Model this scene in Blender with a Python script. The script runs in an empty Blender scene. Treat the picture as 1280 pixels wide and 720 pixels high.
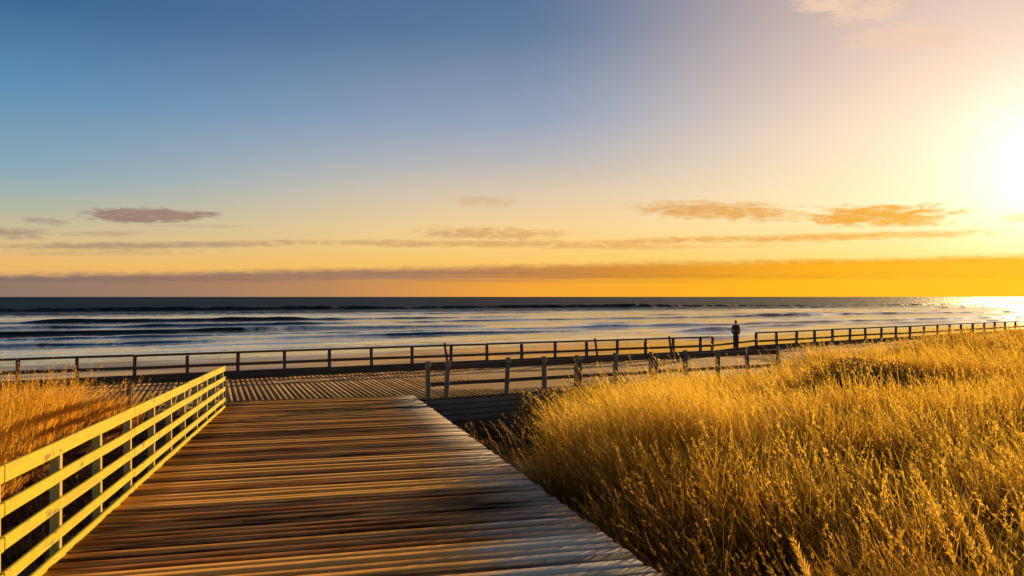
import bpy, bmesh, math, random
import numpy as np
from mathutils import Vector, Matrix, Euler

random.seed(7)
rng = np.random.default_rng(11)
R = math.radians
scene = bpy.context.scene
COL = scene.collection

# ------------------------------------------------------------------ frame of reference
CAM_Z = 5.0                                  # eye above the sea
TH = math.atan(245 / 960)                    # ramp heads this far left of the view
SN, CS = math.sin(TH), math.cos(TH)
SLOPE = 0.0353                               # ramp falls towards the sea
L_LEFT, L_RIGHT = -2.25, 2.78                # ramp edges
PROM_Z = 2.10                                # promenade deck level
UX, UY = 0.8836, 0.4683                      # along the shore
SUN_AZ, SUN_EL = R(35.4), R(7.9)

def ramp_z(t): return CAM_Z - 2.1 - SLOPE * t
def ramp_xy(L, t): return (-t * SN + L * CS, t * CS + L * SN)

# ------------------------------------------------------------------ numpy noise
_perm = rng.permutation(4096)
_val = rng.random(4096)
def vnoise(x, y, seed=0):
    x = np.asarray(x, float); y = np.asarray(y, float)
    xi = np.floor(x).astype(int); yi = np.floor(y).astype(int)
    fx = x - xi; fy = y - yi
    fx = fx * fx * (3 - 2 * fx); fy = fy * fy * (3 - 2 * fy)
    def h(a, b): return _val[_perm[(_perm[(a + seed * 57) & 4095] + b) & 4095]]
    a = h(xi, yi); b = h(xi + 1, yi); c = h(xi, yi + 1); d = h(xi + 1, yi + 1)
    return (a * (1 - fx) + b * fx) * (1 - fy) + (c * (1 - fx) + d * fx) * fy
def fbm(x, y, seed=0, octv=4):
    s = 0; a = 0.5; n = 0
    for k in range(octv):
        s = s + a * vnoise(np.asarray(x) * 2 ** k, np.asarray(y) * 2 ** k, seed + k); n += a; a *= 0.5
    return s / n * 2 - 1                      # about -1..1
def sstep(a, b, x):
    t = np.clip((x - a) / (b - a), 0, 1)
    return t * t * (3 - 2 * t)

# ------------------------------------------------------------------ materials
def new_mat(name):
    m = bpy.data.materials.new(name); m.use_nodes = True
    nt = m.node_tree; nt.nodes.clear()
    return m, nt
class G:
    """small helper for wiring nodes"""
    def __init__(s, nt): s.nt = nt
    def n(s, typ, **kw):
        nd = s.nt.nodes.new(typ)
        for k, v in kw.items(): setattr(nd, k, v)
        return nd
    def put(s, sock, v):
        if hasattr(v, 'is_output'): s.nt.links.new(v, sock)
        elif v is not None:
            try: sock.default_value = v
            except Exception: sock.default_value = tuple(v) + (1,)
    def m(s, op, a, b=None, c=None, clamp=False):
        nd = s.n('ShaderNodeMath', operation=op); nd.use_clamp = clamp
        s.put(nd.inputs[0], a)
        if b is not None: s.put(nd.inputs[1], b)
        if c is not None: s.put(nd.inputs[2], c)
        return nd.outputs[0]
    def mix(s, f, a, b, blend='MIX'):
        nd = s.n('ShaderNodeMix', data_type='RGBA', blend_type=blend)
        s.put(nd.inputs[0], f)
        for i, v in ((6, a), (7, b)):
            if isinstance(v, (tuple, list)): nd.inputs[i].default_value = tuple(v)[:3] + (1,)
            else: s.put(nd.inputs[i], v)
        return nd.outputs[2]
    def ramp(s, f, stops, interp='LINEAR'):
        nd = s.n('ShaderNodeValToRGB'); s.put(nd.inputs[0], f)
        cr = nd.color_ramp; cr.interpolation = interp
        while len(cr.elements) < len(stops): cr.elements.new(0.5)
        for e, (p, c) in zip(cr.elements, stops):
            e.position = p; e.color = (c, c, c, 1) if isinstance(c, (int, float)) else tuple(c)[:3] + (1,)
        return nd.outputs[0]
    def smooth(s, v, a, b):
        nd = s.n('ShaderNodeMapRange', interpolation_type='SMOOTHSTEP')
        s.put(nd.inputs[0], v); s.put(nd.inputs[1], a); s.put(nd.inputs[2], b)
        return nd.outputs[0]
    def noise(s, vec, scale, detail=4, rough=0.55, dist=0.0):
        nd = s.n('ShaderNodeTexNoise'); s.put(nd.inputs['Vector'], vec)
        nd.inputs['Scale'].default_value = scale; nd.inputs['Detail'].default_value = detail
        nd.inputs['Roughness'].default_value = rough; nd.inputs['Distortion'].default_value = dist
        return nd.outputs[0]
    def map(s, vec, scale=(1, 1, 1), loc=(0, 0, 0)):
        nd = s.n('ShaderNodeMapping'); s.put(nd.inputs[0], vec)
        nd.inputs['Scale'].default_value = scale; nd.inputs['Location'].default_value = loc
        return nd.outputs[0]
    def bump(s, h, strength, dist):
        nd = s.n('ShaderNodeBump'); s.put(nd.inputs['Height'], h)
        nd.inputs['Strength'].default_value = strength; nd.inputs['Distance'].default_value = dist
        return nd.outputs[0]
    def attr(s, name): return s.n('ShaderNodeAttribute', attribute_name=name).outputs['Fac']
    def obj(s): return s.n('ShaderNodeTexCoord').outputs['Object']
    def bsdf(s, col, rough, normal=None, spec=0.5, **kw):
        nd = s.n('ShaderNodeBsdfPrincipled')
        if isinstance(col, tuple): nd.inputs['Base Color'].default_value = col[:3] + (1,)
        else: s.put(nd.inputs['Base Color'], col)
        s.put(nd.inputs['Roughness'], rough); s.put(nd.inputs['Specular IOR Level'], spec)
        if normal is not None: s.put(nd.inputs['Normal'], normal)
        for k, v in kw.items(): s.put(nd.inputs[k], v)
        return nd.outputs[0]
    def out(s, sh):
        o = s.n('ShaderNodeOutputMaterial'); s.nt.links.new(sh, o.inputs['Surface'])

def wood_mat(name, dark, mid, light, grain_axis='X', rough=(0.45, 0.75), tint=True, wear=None, spec=0.5, gs=1.0, dist=0.6, long=1.2, gw=0.75):
    m, nt = new_mat(name); g = G(nt); o = g.obj()
    st = {'X': (long, 22, 22), 'Y': (22, long, 22), 'Z': (22, 22, long)}[grain_axis]
    st = tuple(v * gs for v in st)
    off = g.n('ShaderNodeVectorMath', operation='ADD')
    nt.links.new(o, off.inputs[0])
    if tint:
        a = g.attr('tint'); cmb = g.n('ShaderNodeCombineXYZ')
        for i in range(3): nt.links.new(g.m('MULTIPLY', a, 37.0 + 11 * i), cmb.inputs[i])
        nt.links.new(cmb.outputs[0], off.inputs[1])
    grain = g.noise(g.map(off.outputs[0], st), 1.0, 6, 0.65, dist)
    fine = g.noise(g.map(off.outputs[0], tuple(v * 3.1 for v in st)), 1.0, 4, 0.7)
    grain = g.m('ADD', g.m('MULTIPLY', grain, 0.62), g.m('MULTIPLY', fine, 0.38))
    blot = g.noise(o, 0.9, 4, 0.6)
    f = g.m('ADD', g.m('MULTIPLY', grain, gw), g.m('ADD', g.m('MULTIPLY', blot, 0.25), 0.5 * (0.75 - gw)))
    if tint: f = g.m('ADD', f, g.m('MULTIPLY', g.m('SUBTRACT', g.attr('tint'), 0.5), tint * 0.72))
    col = g.ramp(f, [(0.28, dark), (0.5, mid), (0.74, light)])
    if wear is not None:
        col = wear(g, col, o, f)
    rg = g.m('ADD', rough[0], g.m('MULTIPLY', grain, rough[1] - rough[0]))
    g.out(g.bsdf(col, rg, g.bump(grain, 0.5, 0.006), spec))
    return m

def ramp_wear(g, col, o, f):
    sep = g.n('ShaderNodeSeparateXYZ'); g.nt.links.new(o, sep.inputs[0])
    x = sep.outputs[0]
    x = g.m('ADD', x, g.m('MULTIPLY', g.smooth(sep.outputs[1], 9.0, 5.0), 1.3))
    nz = g.noise(g.map(o, (0.35, 3.2, 1)), 1.3, 5, 0.65)
    edge = g.smooth(g.m('ADD', x, g.m('MULTIPLY', g.m('SUBTRACT', nz, 0.5), 3.4)), 1.7, 3.0)
    ar = g.m('MULTIPLY', g.attr('arris'), g.smooth(g.noise(g.map(o, (0.8, 5, 1)), 1.0, 4), 0.38, 0.62))
    col = g.mix(g.m('MULTIPLY', ar, 0.85), col, (0.62, 0.36, 0.16))
    bleach = g.mix(g.m('MULTIPLY', f, 1.0), (0.12, 0.112, 0.105), (0.85, 0.84, 0.81))
    return g.mix(g.m('MULTIPLY', edge, 0.85), col, bleach)

M = {}
M['ramp'] = wood_mat('worn ramp planks', (0.018, 0.005, 0.001), (0.26, 0.082, 0.014), (0.86, 0.43, 0.10), 'X',
                     (0.6, 0.9), wear=ramp_wear, spec=0.05, dist=0.12, long=0.55, gw=0.42)
M['prom'] = wood_mat('sandy promenade planks', (0.09, 0.048, 0.018), (0.34, 0.19, 0.075), (0.62, 0.40, 0.16), 'Y', (0.6, 0.9), spec=0.2, tint=0.28)
def paint_wear(g, col, o, f):
    n1 = g.noise(g.map(o, (3, 1.2, 3)), 2.2, 6, 0.72); n2 = g.noise(o, 0.8, 3)
    ch = g.smooth(g.m('ADD', n1, g.m('MULTIPLY', g.m('SUBTRACT', n2, 0.5), 0.35)), 0.60, 0.66)
    dirt = g.smooth(g.noise(g.map(o, (5, 0.6, 5)), 1.5, 5, 0.7), 0.45, 0.8)
    col = g.mix(g.m('MULTIPLY', dirt, 0.45), col, (0.30, 0.19, 0.03))
    return g.mix(g.m('MULTIPLY', ch, 0.8), col, (0.20, 0.125, 0.05))
M['yellow'] = wood_mat('pale yellow paint', (0.36, 0.27, 0.010), (0.56, 0.45, 0.014), (0.64, 0.54, 0.03), 'Y', (0.5, 0.75), tint=False, spec=0.2, wear=paint_wear)
M['post'] = wood_mat('worn yellow posts', (0.34, 0.23, 0.06), (0.52, 0.38, 0.12), (0.60, 0.46, 0.18), 'Z', (0.5, 0.75), tint=False, spec=0.2)
M['brown'] = wood_mat('dark stained timber', (0.035, 0.022, 0.013), (0.085, 0.052, 0.03), (0.17, 0.11, 0.065), 'X', (0.5, 0.8), tint=False)
M['grey'] = wood_mat('weathered grey timber', (0.07, 0.052, 0.038), (0.19, 0.145, 0.11), (0.36, 0.3, 0.24), 'Z', (0.55, 0.85), tint=False)
M['beam'] = wood_mat('old edge beams', (0.06, 0.045, 0.032), (0.22, 0.17, 0.12), (0.42, 0.34, 0.25), 'X', (0.55, 0.85), tint=False)

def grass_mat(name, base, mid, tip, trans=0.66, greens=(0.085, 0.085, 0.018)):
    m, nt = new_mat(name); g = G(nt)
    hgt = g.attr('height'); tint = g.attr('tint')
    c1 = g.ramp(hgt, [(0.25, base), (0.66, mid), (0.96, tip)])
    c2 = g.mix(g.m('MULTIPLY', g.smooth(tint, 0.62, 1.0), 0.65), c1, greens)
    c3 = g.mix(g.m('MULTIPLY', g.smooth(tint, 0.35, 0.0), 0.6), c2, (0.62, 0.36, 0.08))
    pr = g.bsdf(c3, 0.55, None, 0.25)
    tr = g.n('ShaderNodeBsdfTranslucent'); nt.links.new(c3, tr.inputs[0])
    mx = g.n('ShaderNodeMixShader'); mx.inputs[0].default_value = trans
    nt.links.new(pr, mx.inputs[1]); nt.links.new(tr.outputs[0], mx.inputs[2])
    g.out(mx.outputs[0]); return m
M['grass'] = grass_mat('golden dune grass', (0.035, 0.022, 0.007), (0.56, 0.29, 0.03), (1.0, 0.66, 0.075))  # dark foot colour paints the shade low among the blades
M['sunlit_grass'] = grass_mat('sunlit orange dune grass', (0.22, 0.085, 0.01), (0.85, 0.40, 0.025), (1.0, 0.56, 0.04))  # brighter copy of the grass, its stronger sunlight painted into the colours
M['plume'] = grass_mat('straw seed plume', (0.42, 0.25, 0.04), (0.80, 0.52, 0.08), (0.90, 0.60, 0.09), 0.6, (0.75, 0.50, 0.08))
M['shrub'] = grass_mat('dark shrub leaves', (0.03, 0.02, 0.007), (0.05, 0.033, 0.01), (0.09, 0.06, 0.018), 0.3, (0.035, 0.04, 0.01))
M['weeds'] = grass_mat('low brown weeds', (0.08, 0.045, 0.02), (0.24, 0.13, 0.05), (0.42, 0.24, 0.08), 0.45)

def ground_mat():
    m, nt = new_mat('dune sand and soil'); g = G(nt); o = g.obj()
    wet = g.attr('wet'); soil = g.attr('soil')
    n1 = g.noise(o, 0.8, 6, 0.6); n2 = g.noise(o, 14, 5, 0.6)
    sand = g.mix(n2, (0.30, 0.215, 0.13), (0.44, 0.33, 0.215))
    dirt = g.mix(n2, (0.05, 0.028, 0.013), (0.17, 0.10, 0.05))
    col = g.mix(g.m('MULTIPLY', g.smooth(g.m('ADD', soil, g.m('MULTIPLY', g.m('SUBTRACT', n1, 0.5), 0.9)), 0.25, 0.7), 0.95), sand, dirt)
    wetm = g.smooth(g.m('ADD', wet, g.m('MULTIPLY', g.m('SUBTRACT', g.noise(g.map(o, (0.03, 0.09, 1)), 3.0, 4), 0.5), 0.5)), 0.3, 0.7)
    col = g.mix(wetm, col, (0.16, 0.125, 0.095))
    rough = g.m('SUBTRACT', 0.9, g.m('MULTIPLY', wetm, 0.83))
    nrm = g.bump(g.m('MULTIPLY', g.m('ADD', g.m('MULTIPLY', n1, 1.0), g.m('MULTIPLY', n2, 0.35)), g.m('SUBTRACT', 1.0, g.m('MULTIPLY', wetm, 0.93))), 0.35, 0.06)
    g.out(g.bsdf(col, rough, nrm, 0.5)); return m
M['ground'] = ground_mat()

def sea_mat():
    m, nt = new_mat('sea water and surf'); g = G(nt); o = g.obj()
    foam = g.attr('foam')
    f1 = g.noise(g.map(o, (0.45, 0.13, 1)), 1.0, 8, 0.68, 0.8)
    f2 = g.noise(g.map(o, (1.5, 0.4, 1)), 1.0, 6, 0.7)
    pat = g.m('ADD', g.m('MULTIPLY', f1, 0.65), g.m('MULTIPLY', f2, 0.35))
    mask = g.smooth(g.m('ADD', foam, g.m('MULTIPLY', g.m('SUBTRACT', pat, 0.5), 3.4)), 0.40, 0.70)
    w1 = g.noise(g.map(o, (0.10, 0.32, 1)), 1.0, 6, 0.62)
    w2 = g.noise(g.map(o, (0.6, 1.6, 1)), 1.0, 5, 0.6)
    h = g.m('ADD', g.m('MULTIPLY', w1, 1.0), g.m('MULTIPLY', w2, 0.3))
    # wave slopes far too fine for the mesh: tilt the normal directly so they also hold far out
    def slopes(vec, amp):
        nd = g.n('ShaderNodeTexNoise'); nt.links.new(vec, nd.inputs['Vector']); nd.inputs['Scale'].default_value = 1.0
        nd.inputs['Detail'].default_value = 5; nd.inputs['Roughness'].default_value = 0.6
        a = g.n('ShaderNodeVectorMath', operation='SUBTRACT'); nt.links.new(nd.outputs['Color'], a.inputs[0]); a.inputs[1].default_value = (.5, .5, .5)
        b = g.n('ShaderNodeVectorMath', operation='MULTIPLY'); nt.links.new(a.outputs[0], b.inputs[0]); b.inputs[1].default_value = (amp * 1.25, amp, 0)
        b2 = g.n('ShaderNodeVectorMath', operation='SCALE'); nt.links.new(b.outputs[0], b2.inputs[0]); nt.links.new(g.attr('chop'), b2.inputs['Scale'])
        ln = g.n('ShaderNodeVectorMath', operation='SCALE'); ln.inputs[0].default_value = (.5, -.866, 0); nt.links.new(g.attr('lean'), ln.inputs['Scale'])
        e = g.n('ShaderNodeVectorMath', operation='ADD'); nt.links.new(b2.outputs[0], e.inputs[0]); nt.links.new(ln.outputs[0], e.inputs[1])   # a swell's faces lean to the shore
        return e.outputs[0]
    geo = g.n('ShaderNodeNewGeometry').outputs['Normal']
    ad = g.n('ShaderNodeVectorMath', operation='ADD'); nt.links.new(geo, ad.inputs[0]); nt.links.new(slopes(g.map(o, (0.3, 0.9, 1)), 2.2), ad.inputs[1])
    nn = g.n('ShaderNodeVectorMath', operation='NORMALIZE'); nt.links.new(ad.outputs[0], nn.inputs[0])
    nrm = nn.outputs[0]
    water = g.bsdf((0.014, 0.026, 0.024), g.m('ADD', 0.07, g.m('MULTIPLY', g.attr('chop'), 0.5)), nrm, 0.5, IOR=1.33)
    white = g.bsdf((0.88, 0.87, 0.84), 0.13, None, 1.0)
    brk = g.smooth(g.m('ADD', foam, g.m('MULTIPLY', g.m('SUBTRACT', pat, 0.5), 2.6)), 0.76, 0.90)
    mx = g.n('ShaderNodeMixShader'); nt.links.new(g.m('MAXIMUM', g.m('MULTIPLY', mask, 0.62), g.m('MULTIPLY', brk, 0.95)), mx.inputs[0])
    nt.links.new(water, mx.inputs[1]); nt.links.new(white, mx.inputs[2])
    g.out(mx.outputs[0]); return m
M['sea'] = sea_mat()

def plain(name, col, rough=0.8, scale=30, var=0.4):
    m, nt = new_mat(name); g = G(nt)
    n = g.noise(g.obj(), scale, 4)
    g.out(g.bsdf(g.mix(n, tuple(c * (1 - var) for c in col), tuple(c * (1 + var) for c in col)), rough, g.bump(n, 0.3, 0.01), 0.3))
    return m
M['skin'] = plain('skin', (0.42, 0.26, 0.19), 0.5, 60, 0.1)
M['jacket'] = plain('grey jacket', (0.04, 0.036, 0.036), 0.85)
M['trousers'] = plain('black trousers', (0.015, 0.015, 0.018), 0.85)
M['hair'] = plain('dark hair', (0.02, 0.013, 0.01), 0.6)

# ------------------------------------------------------------------ object helpers
def tag(o, label=None, cat=None, group=None, kind=None):
    if label: o['label'] = label
    if cat: o['category'] = cat
    if group: o['group'] = group
    if kind: o['kind'] = kind
    return o
def empty(name, loc, rz=0.0):
    o = bpy.data.objects.new(name, None); COL.objects.link(o)
    o.location = loc; o.rotation_euler = (0, 0, rz); o.empty_display_size = 0.2
    return o
def link(name, me, mat, parent=None):
    me.materials.append(mat)
    o = bpy.data.objects.new(name, me); COL.objects.link(o)
    if parent: o.parent = parent
    return o
def np_mesh(name, verts, faces4=None, tris=None, attrs=None, smooth=True):
    me = bpy.data.meshes.new(name)
    v = np.asarray(verts, np.float32).reshape(-1, 3)
    me.vertices.add(len(v)); me.vertices.foreach_set('co', v.ravel())
    loops, starts, tot = [], [], 0
    if faces4 is not None and len(faces4):
        q = np.asarray(faces4, np.int32).reshape(-1, 4); loops.append(q.ravel())
        starts.append(tot + np.arange(len(q)) * 4); tot += q.size
    if tris is not None and len(tris):
        q = np.asarray(tris, np.int32).reshape(-1, 3); loops.append(q.ravel())
        starts.append(tot + np.arange(len(q)) * 3); tot += q.size
    lp = np.concatenate(loops); stt = np.concatenate(starts).astype(np.int32)
    me.loops.add(len(lp)); me.loops.foreach_set('vertex_index', lp.astype(np.int32))
    me.polygons.add(len(stt)); me.polygons.foreach_set('loop_start', stt)
    me.update(calc_edges=True)
    if smooth: me.polygons.foreach_set('use_smooth', np.ones(len(stt), bool))
    for k, a in (attrs or {}).items():
        at = me.attributes.new(k, 'FLOAT', 'POINT'); at.data.foreach_set('value', np.asarray(a, np.float32))
    me.validate()
    return me

def board(p0, p1, w, h, up=Vector((0, 0, 1)), bev=0.008, warp=0.0, nseg=1):
    """a sawn board from p0 to p1 (centre line), w wide, h high, edges eased; returns a mesh"""
    p0, p1 = Vector(p0), Vector(p1); d = (p1 - p0); ln = d.length; d.normalize()
    side = d.cross(up).normalized(); u2 = side.cross(d).normalized()
    bm = bmesh.new(); rings = []
    for k in range(nseg + 1):
        c = p0 + d * ln * k / nseg
        if warp and 0 < k < nseg: c = c + side * random.uniform(-warp, warp) + u2 * random.uniform(-warp, warp)
        rings.append([bm.verts.new(c + side * a * w / 2 + u2 * b * h / 2) for a, b in ((-1, -1), (1, -1), (1, 1), (-1, 1))])
    for a, b in zip(rings, rings[1:]):
        for i in range(4): bm.faces.new((a[i], a[(i + 1) % 4], b[(i + 1) % 4], b[i]))
    bm.faces.new(rings[0][::-1]); bm.faces.new(rings[-1])
    bmesh.ops.recalc_face_normals(bm, faces=bm.faces)
    if bev: bmesh.ops.bevel(bm, geom=[e for e in bm.edges if e.calc_face_angle(0) > 0.8], offset=bev, segments=1, affect='EDGES')
    me = bpy.data.meshes.new('board'); bm.to_mesh(me); bm.free()
    return me
def part_board(name, parent, mat, p0, p1, w, h, local=True, **kw):
    """board given in world space, stored relative to the parent's origin"""
    inv = Matrix.Translation(-parent.location)
    o = link(name, board(inv @ Vector(p0), inv @ Vector(p1), w, h, **kw), mat, parent)
    return o

# ------------------------------------------------------------------ terrain
NX, NY = -UY, UX                                        # offshore direction
def shore_d(x, y):
    """signed distance seaward of the far railing line of the promenade"""
    v1 = NX * x + NY * y - 29.2
    v2 = -0.585 * (x - 13.5) + 0.811 * (y - 42.44)
    return np.minimum(v1, v2)
PROM_W = 8.7
def gz(x, y):
    x = np.asarray(x, float); y = np.asarray(y, float)
    t = -x * SN + y * CS; L = x * CS + y * SN; sd = shore_d(x, y)
    dz = CAM_Z - 2.1 - SLOPE * np.clip(t, -30, 22)
    D = np.maximum(L - L_RIGHT, 0)
    right = dz - 0.86 + 0.69 * (1 - np.exp(-D / 4.2)) + 0.20 * fbm(x / 5.0, y / 5.0, 3) * sstep(0, 2, D)
    # open dip beside the foot of the ramp
    dip = np.exp(-((x - (-0.2)) / 1.6) ** 2 - ((y - 18.2) / 3.6) ** 2)
    right = right - 0.22 * dip
    # hollow and steep hummock in the dune
    right = right - 0.55 * np.exp(-((x - 7.7) / 2.6) ** 2 - ((y - 17.6) / 1.5) ** 2)
    right = right + 0.42 * np.exp(-((x - 9.8) / 3.6) ** 2 - ((y - 21.0) / 1.7) ** 2)
    right = right + 0.30 * np.exp(-((x - 6.5) / 5.0) ** 2 - ((y - 13.5) / 2.4) ** 2)
    right = right + 0.25 * np.exp(-((x - 17) / 5.0) ** 2 - ((y - 20) / 4.0) ** 2)
    right = right + 0.58 * sstep(22, 34, y) * sstep(7, 14, x) + 0.2 * sstep(14, 22, x) * sstep(12, 22, y)
    right = right - 0.46 * sstep(-17, -10.5, sd) * (1 - sstep(8.5, 11.5, x))
    left = dz - 0.50 + 0.14 * fbm(x / 3.0, y / 3.0, 9) + 0.15 * sstep(1, 6, -L + L_LEFT)
    under = dz - 0.85
    z = np.where(L > 0, under + (right - under) * sstep(L_RIGHT - 0.4, L_RIGHT + 0.25, L),
                 under + (left - under) * sstep(-L_LEFT - 0.2, -L_LEFT + 0.7, -L))
    beach = 1.42 - 1.42 * np.clip(sd, -4, 400) / 37.0 + 0.05 * fbm(x / 6, y / 6, 21)
    beach = np.maximum(beach, -6.0 + 0 * beach)
    k = sstep(-PROM_W - 0.9, -PROM_W + 0.5, sd)
    return z * (1 - k) + beach * k

def graded(a, b, n, p): return a + (b - a) * np.linspace(0, 1, n) ** p
ys = np.concatenate([[-3000, -800, -200, -60, -25, -12], np.arange(-8, 32, 0.22), np.arange(32, 120, 0.9), graded(120, 400, 40, 1.5)[0:], [700, 1500, 4000, 12000, 45000]])
xs = np.concatenate([[-45000, -9000, -2500, -700, -300, -150, -90], np.arange(-60, -16, 1.0), np.arange(-16, 30, 0.25), np.arange(30, 110, 1.2), [115, 150, 220, 400, 900, 2500, 9000, 45000]])
ys = np.unique(np.round(ys, 3)); xs = np.unique(np.round(xs, 3))
XX, YY = np.meshgrid(xs, ys)
ZZ = gz(XX, YY)
nx, ny = len(xs), len(ys)
idx = np.arange(nx * ny).reshape(ny, nx)
quads = np.stack([idx[:-1, :-1], idx[:-1, 1:], idx[1:, 1:], idx[1:, :-1]], -1).reshape(-1, 4)
sdg = shore_d(XX, YY)
wet = sstep(5, 17, sdg)
soil = 1 - sstep(-PROM_W - 0.5, -PROM_W + 1.5, sdg) - 0.62 * np.exp(-((XX + 0.2) / 2.0) ** 2 - ((YY - 17.0) / 5.0) ** 2)
ground = link('ground', np_mesh('ground', np.stack([XX, YY, ZZ], -1), quads, attrs={'wet': wet.ravel(), 'soil': soil.ravel()}), M['ground'])
tag(ground, 'sandy dune ground and wet beach running down to the surf', 'ground', kind='structure')

# ------------------------------------------------------------------ sea (local x along the shore, y offshore)
vs = np.unique(np.round(np.concatenate([np.arange(56, 130, 0.35), np.arange(130, 340, 0.6), np.arange(340, 520, 3), [600, 800, 1200, 2000, 4000, 9000, 20000, 60000]]), 3))
us = np.unique(np.round(np.concatenate([[-60000, -15000, -4000, -1200, -500, -250], np.arange(-160, 420, 1.3), np.arange(420, 760, 4), [800, 1200, 3000, 9000, 25000, 60000]]), 3))
UU, VV = np.meshgrid(us, vs)
H = np.zeros_like(UU); F = np.zeros_like(UU); FM = np.zeros_like(UU)
crests = [(302, 0.95, 2.4, 16, .3), (246, 0.35, 3, 12, .3), (210, 0.26, 1.3, 11, 1.0), (169, 0.42, 1.0, 8, 1.0), (142, 0.38, 1.0, 8, 1.0), (118, 0.50, 0.8, 6, 1.0),
          (104, 0.26, 0.8, 6, 1.0), (94, 0.22, 0.7, 4, 1.0), (84, 0.10, .8, 4, 1.0), (77, 0.06, .5, 3, 1.0)]
for i, (vk, A, wf, wb, fm) in enumerate(crests):
    sc_ = vk / 150
    line = vk + 7 * sc_ * fbm(us / (70 * sc_), us * 0 + i * 3.3, 31 + i, 3) + 1.2 * sc_ * fbm(us / 7, us * 0 + i, 51 + i, 2)
    amp = 1.35 * A * np.clip(0.75 + 0.9 * fbm(us / (55 * sc_), us * 0 + 7.7 * i, 71 + i, 3), 0.12, 1.6)
    amp = amp * np.clip(1 + (0.2 if i < 2 else 0.35 if i == 2 else 0.9) * fbm(us / 8, us * 0 + 5.1 * i, 111 + i, 3), 0.3, 1.8)
    if i == 5: amp = 0.42 * (1 - sstep(22, 60, us)) + 0.16 + 0.22 * fbm(us / 9, us * 0, 131, 3)
    d = VV - line[None, :]
    prof = np.where(d < 0, np.exp(-(d / wf) ** 2), np.exp(-(d / wb) ** 2))
    H += amp[None, :] * prof
    brk = np.clip(0.70 + 1.2 * fbm(us / (40 * sc_), us * 0 + 2.1 * i, 91 + i, 3), 0, 1)[None, :] * fm
    if i == 5: brk = np.clip(brk + 0.9 * (sstep(20, 34, us) * (1 - sstep(60, 95, us)))[None, :], 0, 1)
    span = 22 * sc_
    trail = np.where(d < 0, np.exp(d / span), np.exp(-d / (7.0 * sc_)))
    if i == 5: brk = np.where(us[None, :] < 18, np.minimum(brk, 0.75), brk)
    face = np.exp(-((d + wf * 0.85) / (wf * 1.0)) ** 4)          # the steep unbroken face stays clear water
    FM = np.maximum(FM, face * (1 - sstep(0.80, 0.98, brk)) * sstep(0.12, 0.3, amp)[None, :])
    F = np.maximum(F, brk * trail)
F = np.maximum(F, 0.66 * (1 - sstep(180, 240, VV)) * (0.75 + 0.25 * fbm(UU / 30, VV / 8, 5, 3)))
F = np.maximum(F, 0.52 * (1 - sstep(255, 300, VV)))
F *= 1 - 0.97 * FM
H += 0.035 * fbm(UU / 9, VV / 4, 77, 3) * (VV < 400)
# one bluish shore-break hump
hump = np.exp(-((UU - 78) / 7.0) ** 2 - ((VV - 84) / 2.2) ** 2)
H += 0.75 * hump
H *= sstep(64, 84, VV) * 0.95 + 0.05
H = np.where(VV > 480, 0, H)
idx = np.arange(UU.size).reshape(UU.shape)
quads = np.stack([idx[:-1, :-1], idx[:-1, 1:], idx[1:, 1:], idx[1:, :-1]], -1).reshape(-1, 4)
sea = link('sea', np_mesh('sea', np.stack([UU, VV, H], -1), quads, attrs={'foam': F.ravel(), 'chop': (0.05 + 0.10 * sstep(90, 150, VV) + 0.65 * sstep(190, 275, VV)).ravel(), 'lean': (0.01 * sstep(90, 150, VV) + 0.09 * sstep(190, 275, VV) + 0.13 * sstep(300, 345, VV)).ravel()}), M['sea'])
sea.rotation_euler = (0, 0, math.atan2(UY, UX))
tag(sea, 'open sea with lines of breaking waves and white foam', 'sea', kind='structure')

# ------------------------------------------------------------------ planked ramp (local x across, y along, z up from the slope)
def plank_strip(cx0, cx1, yc, w, z0, zj, tilt, thick=0.045, n=9, cup=0.002):
    prof = np.array([(-w / 2, -thick), (-w / 2, -0.010), (-w / 2 + 0.011, 0), (0, -cup), (w / 2 - 0.011, 0), (w / 2, -0.010), (w / 2, -thick)])
    prof[:, 1] += prof[:, 0] * tilt
    xsn = np.linspace(cx0, cx1, n)
    wz = rng.normal(0, 0.0016, n); wy = np.cumsum(rng.normal(0, 0.0012, n))
    V = np.zeros((n, 7, 3))
    V[:, :, 0] = xsn[:, None]; V[:, :, 1] = yc + prof[None, :, 0] + wy[:, None]; V[:, :, 2] = z0 + zj + prof[None, :, 1] + wz[:, None]
    q = []
    for a in range(n - 1):
        for b in range(6):
            q.append((a * 7 + b, (a + 1) * 7 + b, (a + 1) * 7 + b + 1, a * 7 + b + 1))
    for a in (0, n - 1):
        for k in (0, 2, 4):
            f = (a * 7 + k, a * 7 + k + 1, a * 7 + k + 2, a * 7 + 6) if k < 4 else (a * 7 + 4, a * 7 + 5, a * 7 + 6, a * 7 + 6)
            if k == 4: continue
            q.append(f if a == 0 else f[::-1])
    return V.reshape(-1, 3), np.array(q)
def near_edge_t(L):
    # ramp length at lateral L where it meets the promenade's near edge
    a = NX * CS + NY * SN; b = -NX * SN + NY * CS
    return (29.2 - PROM_W - a * L) / b
VL, QL, TL, AL = [], [], [], []; base = 0
y = -3.0
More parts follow.
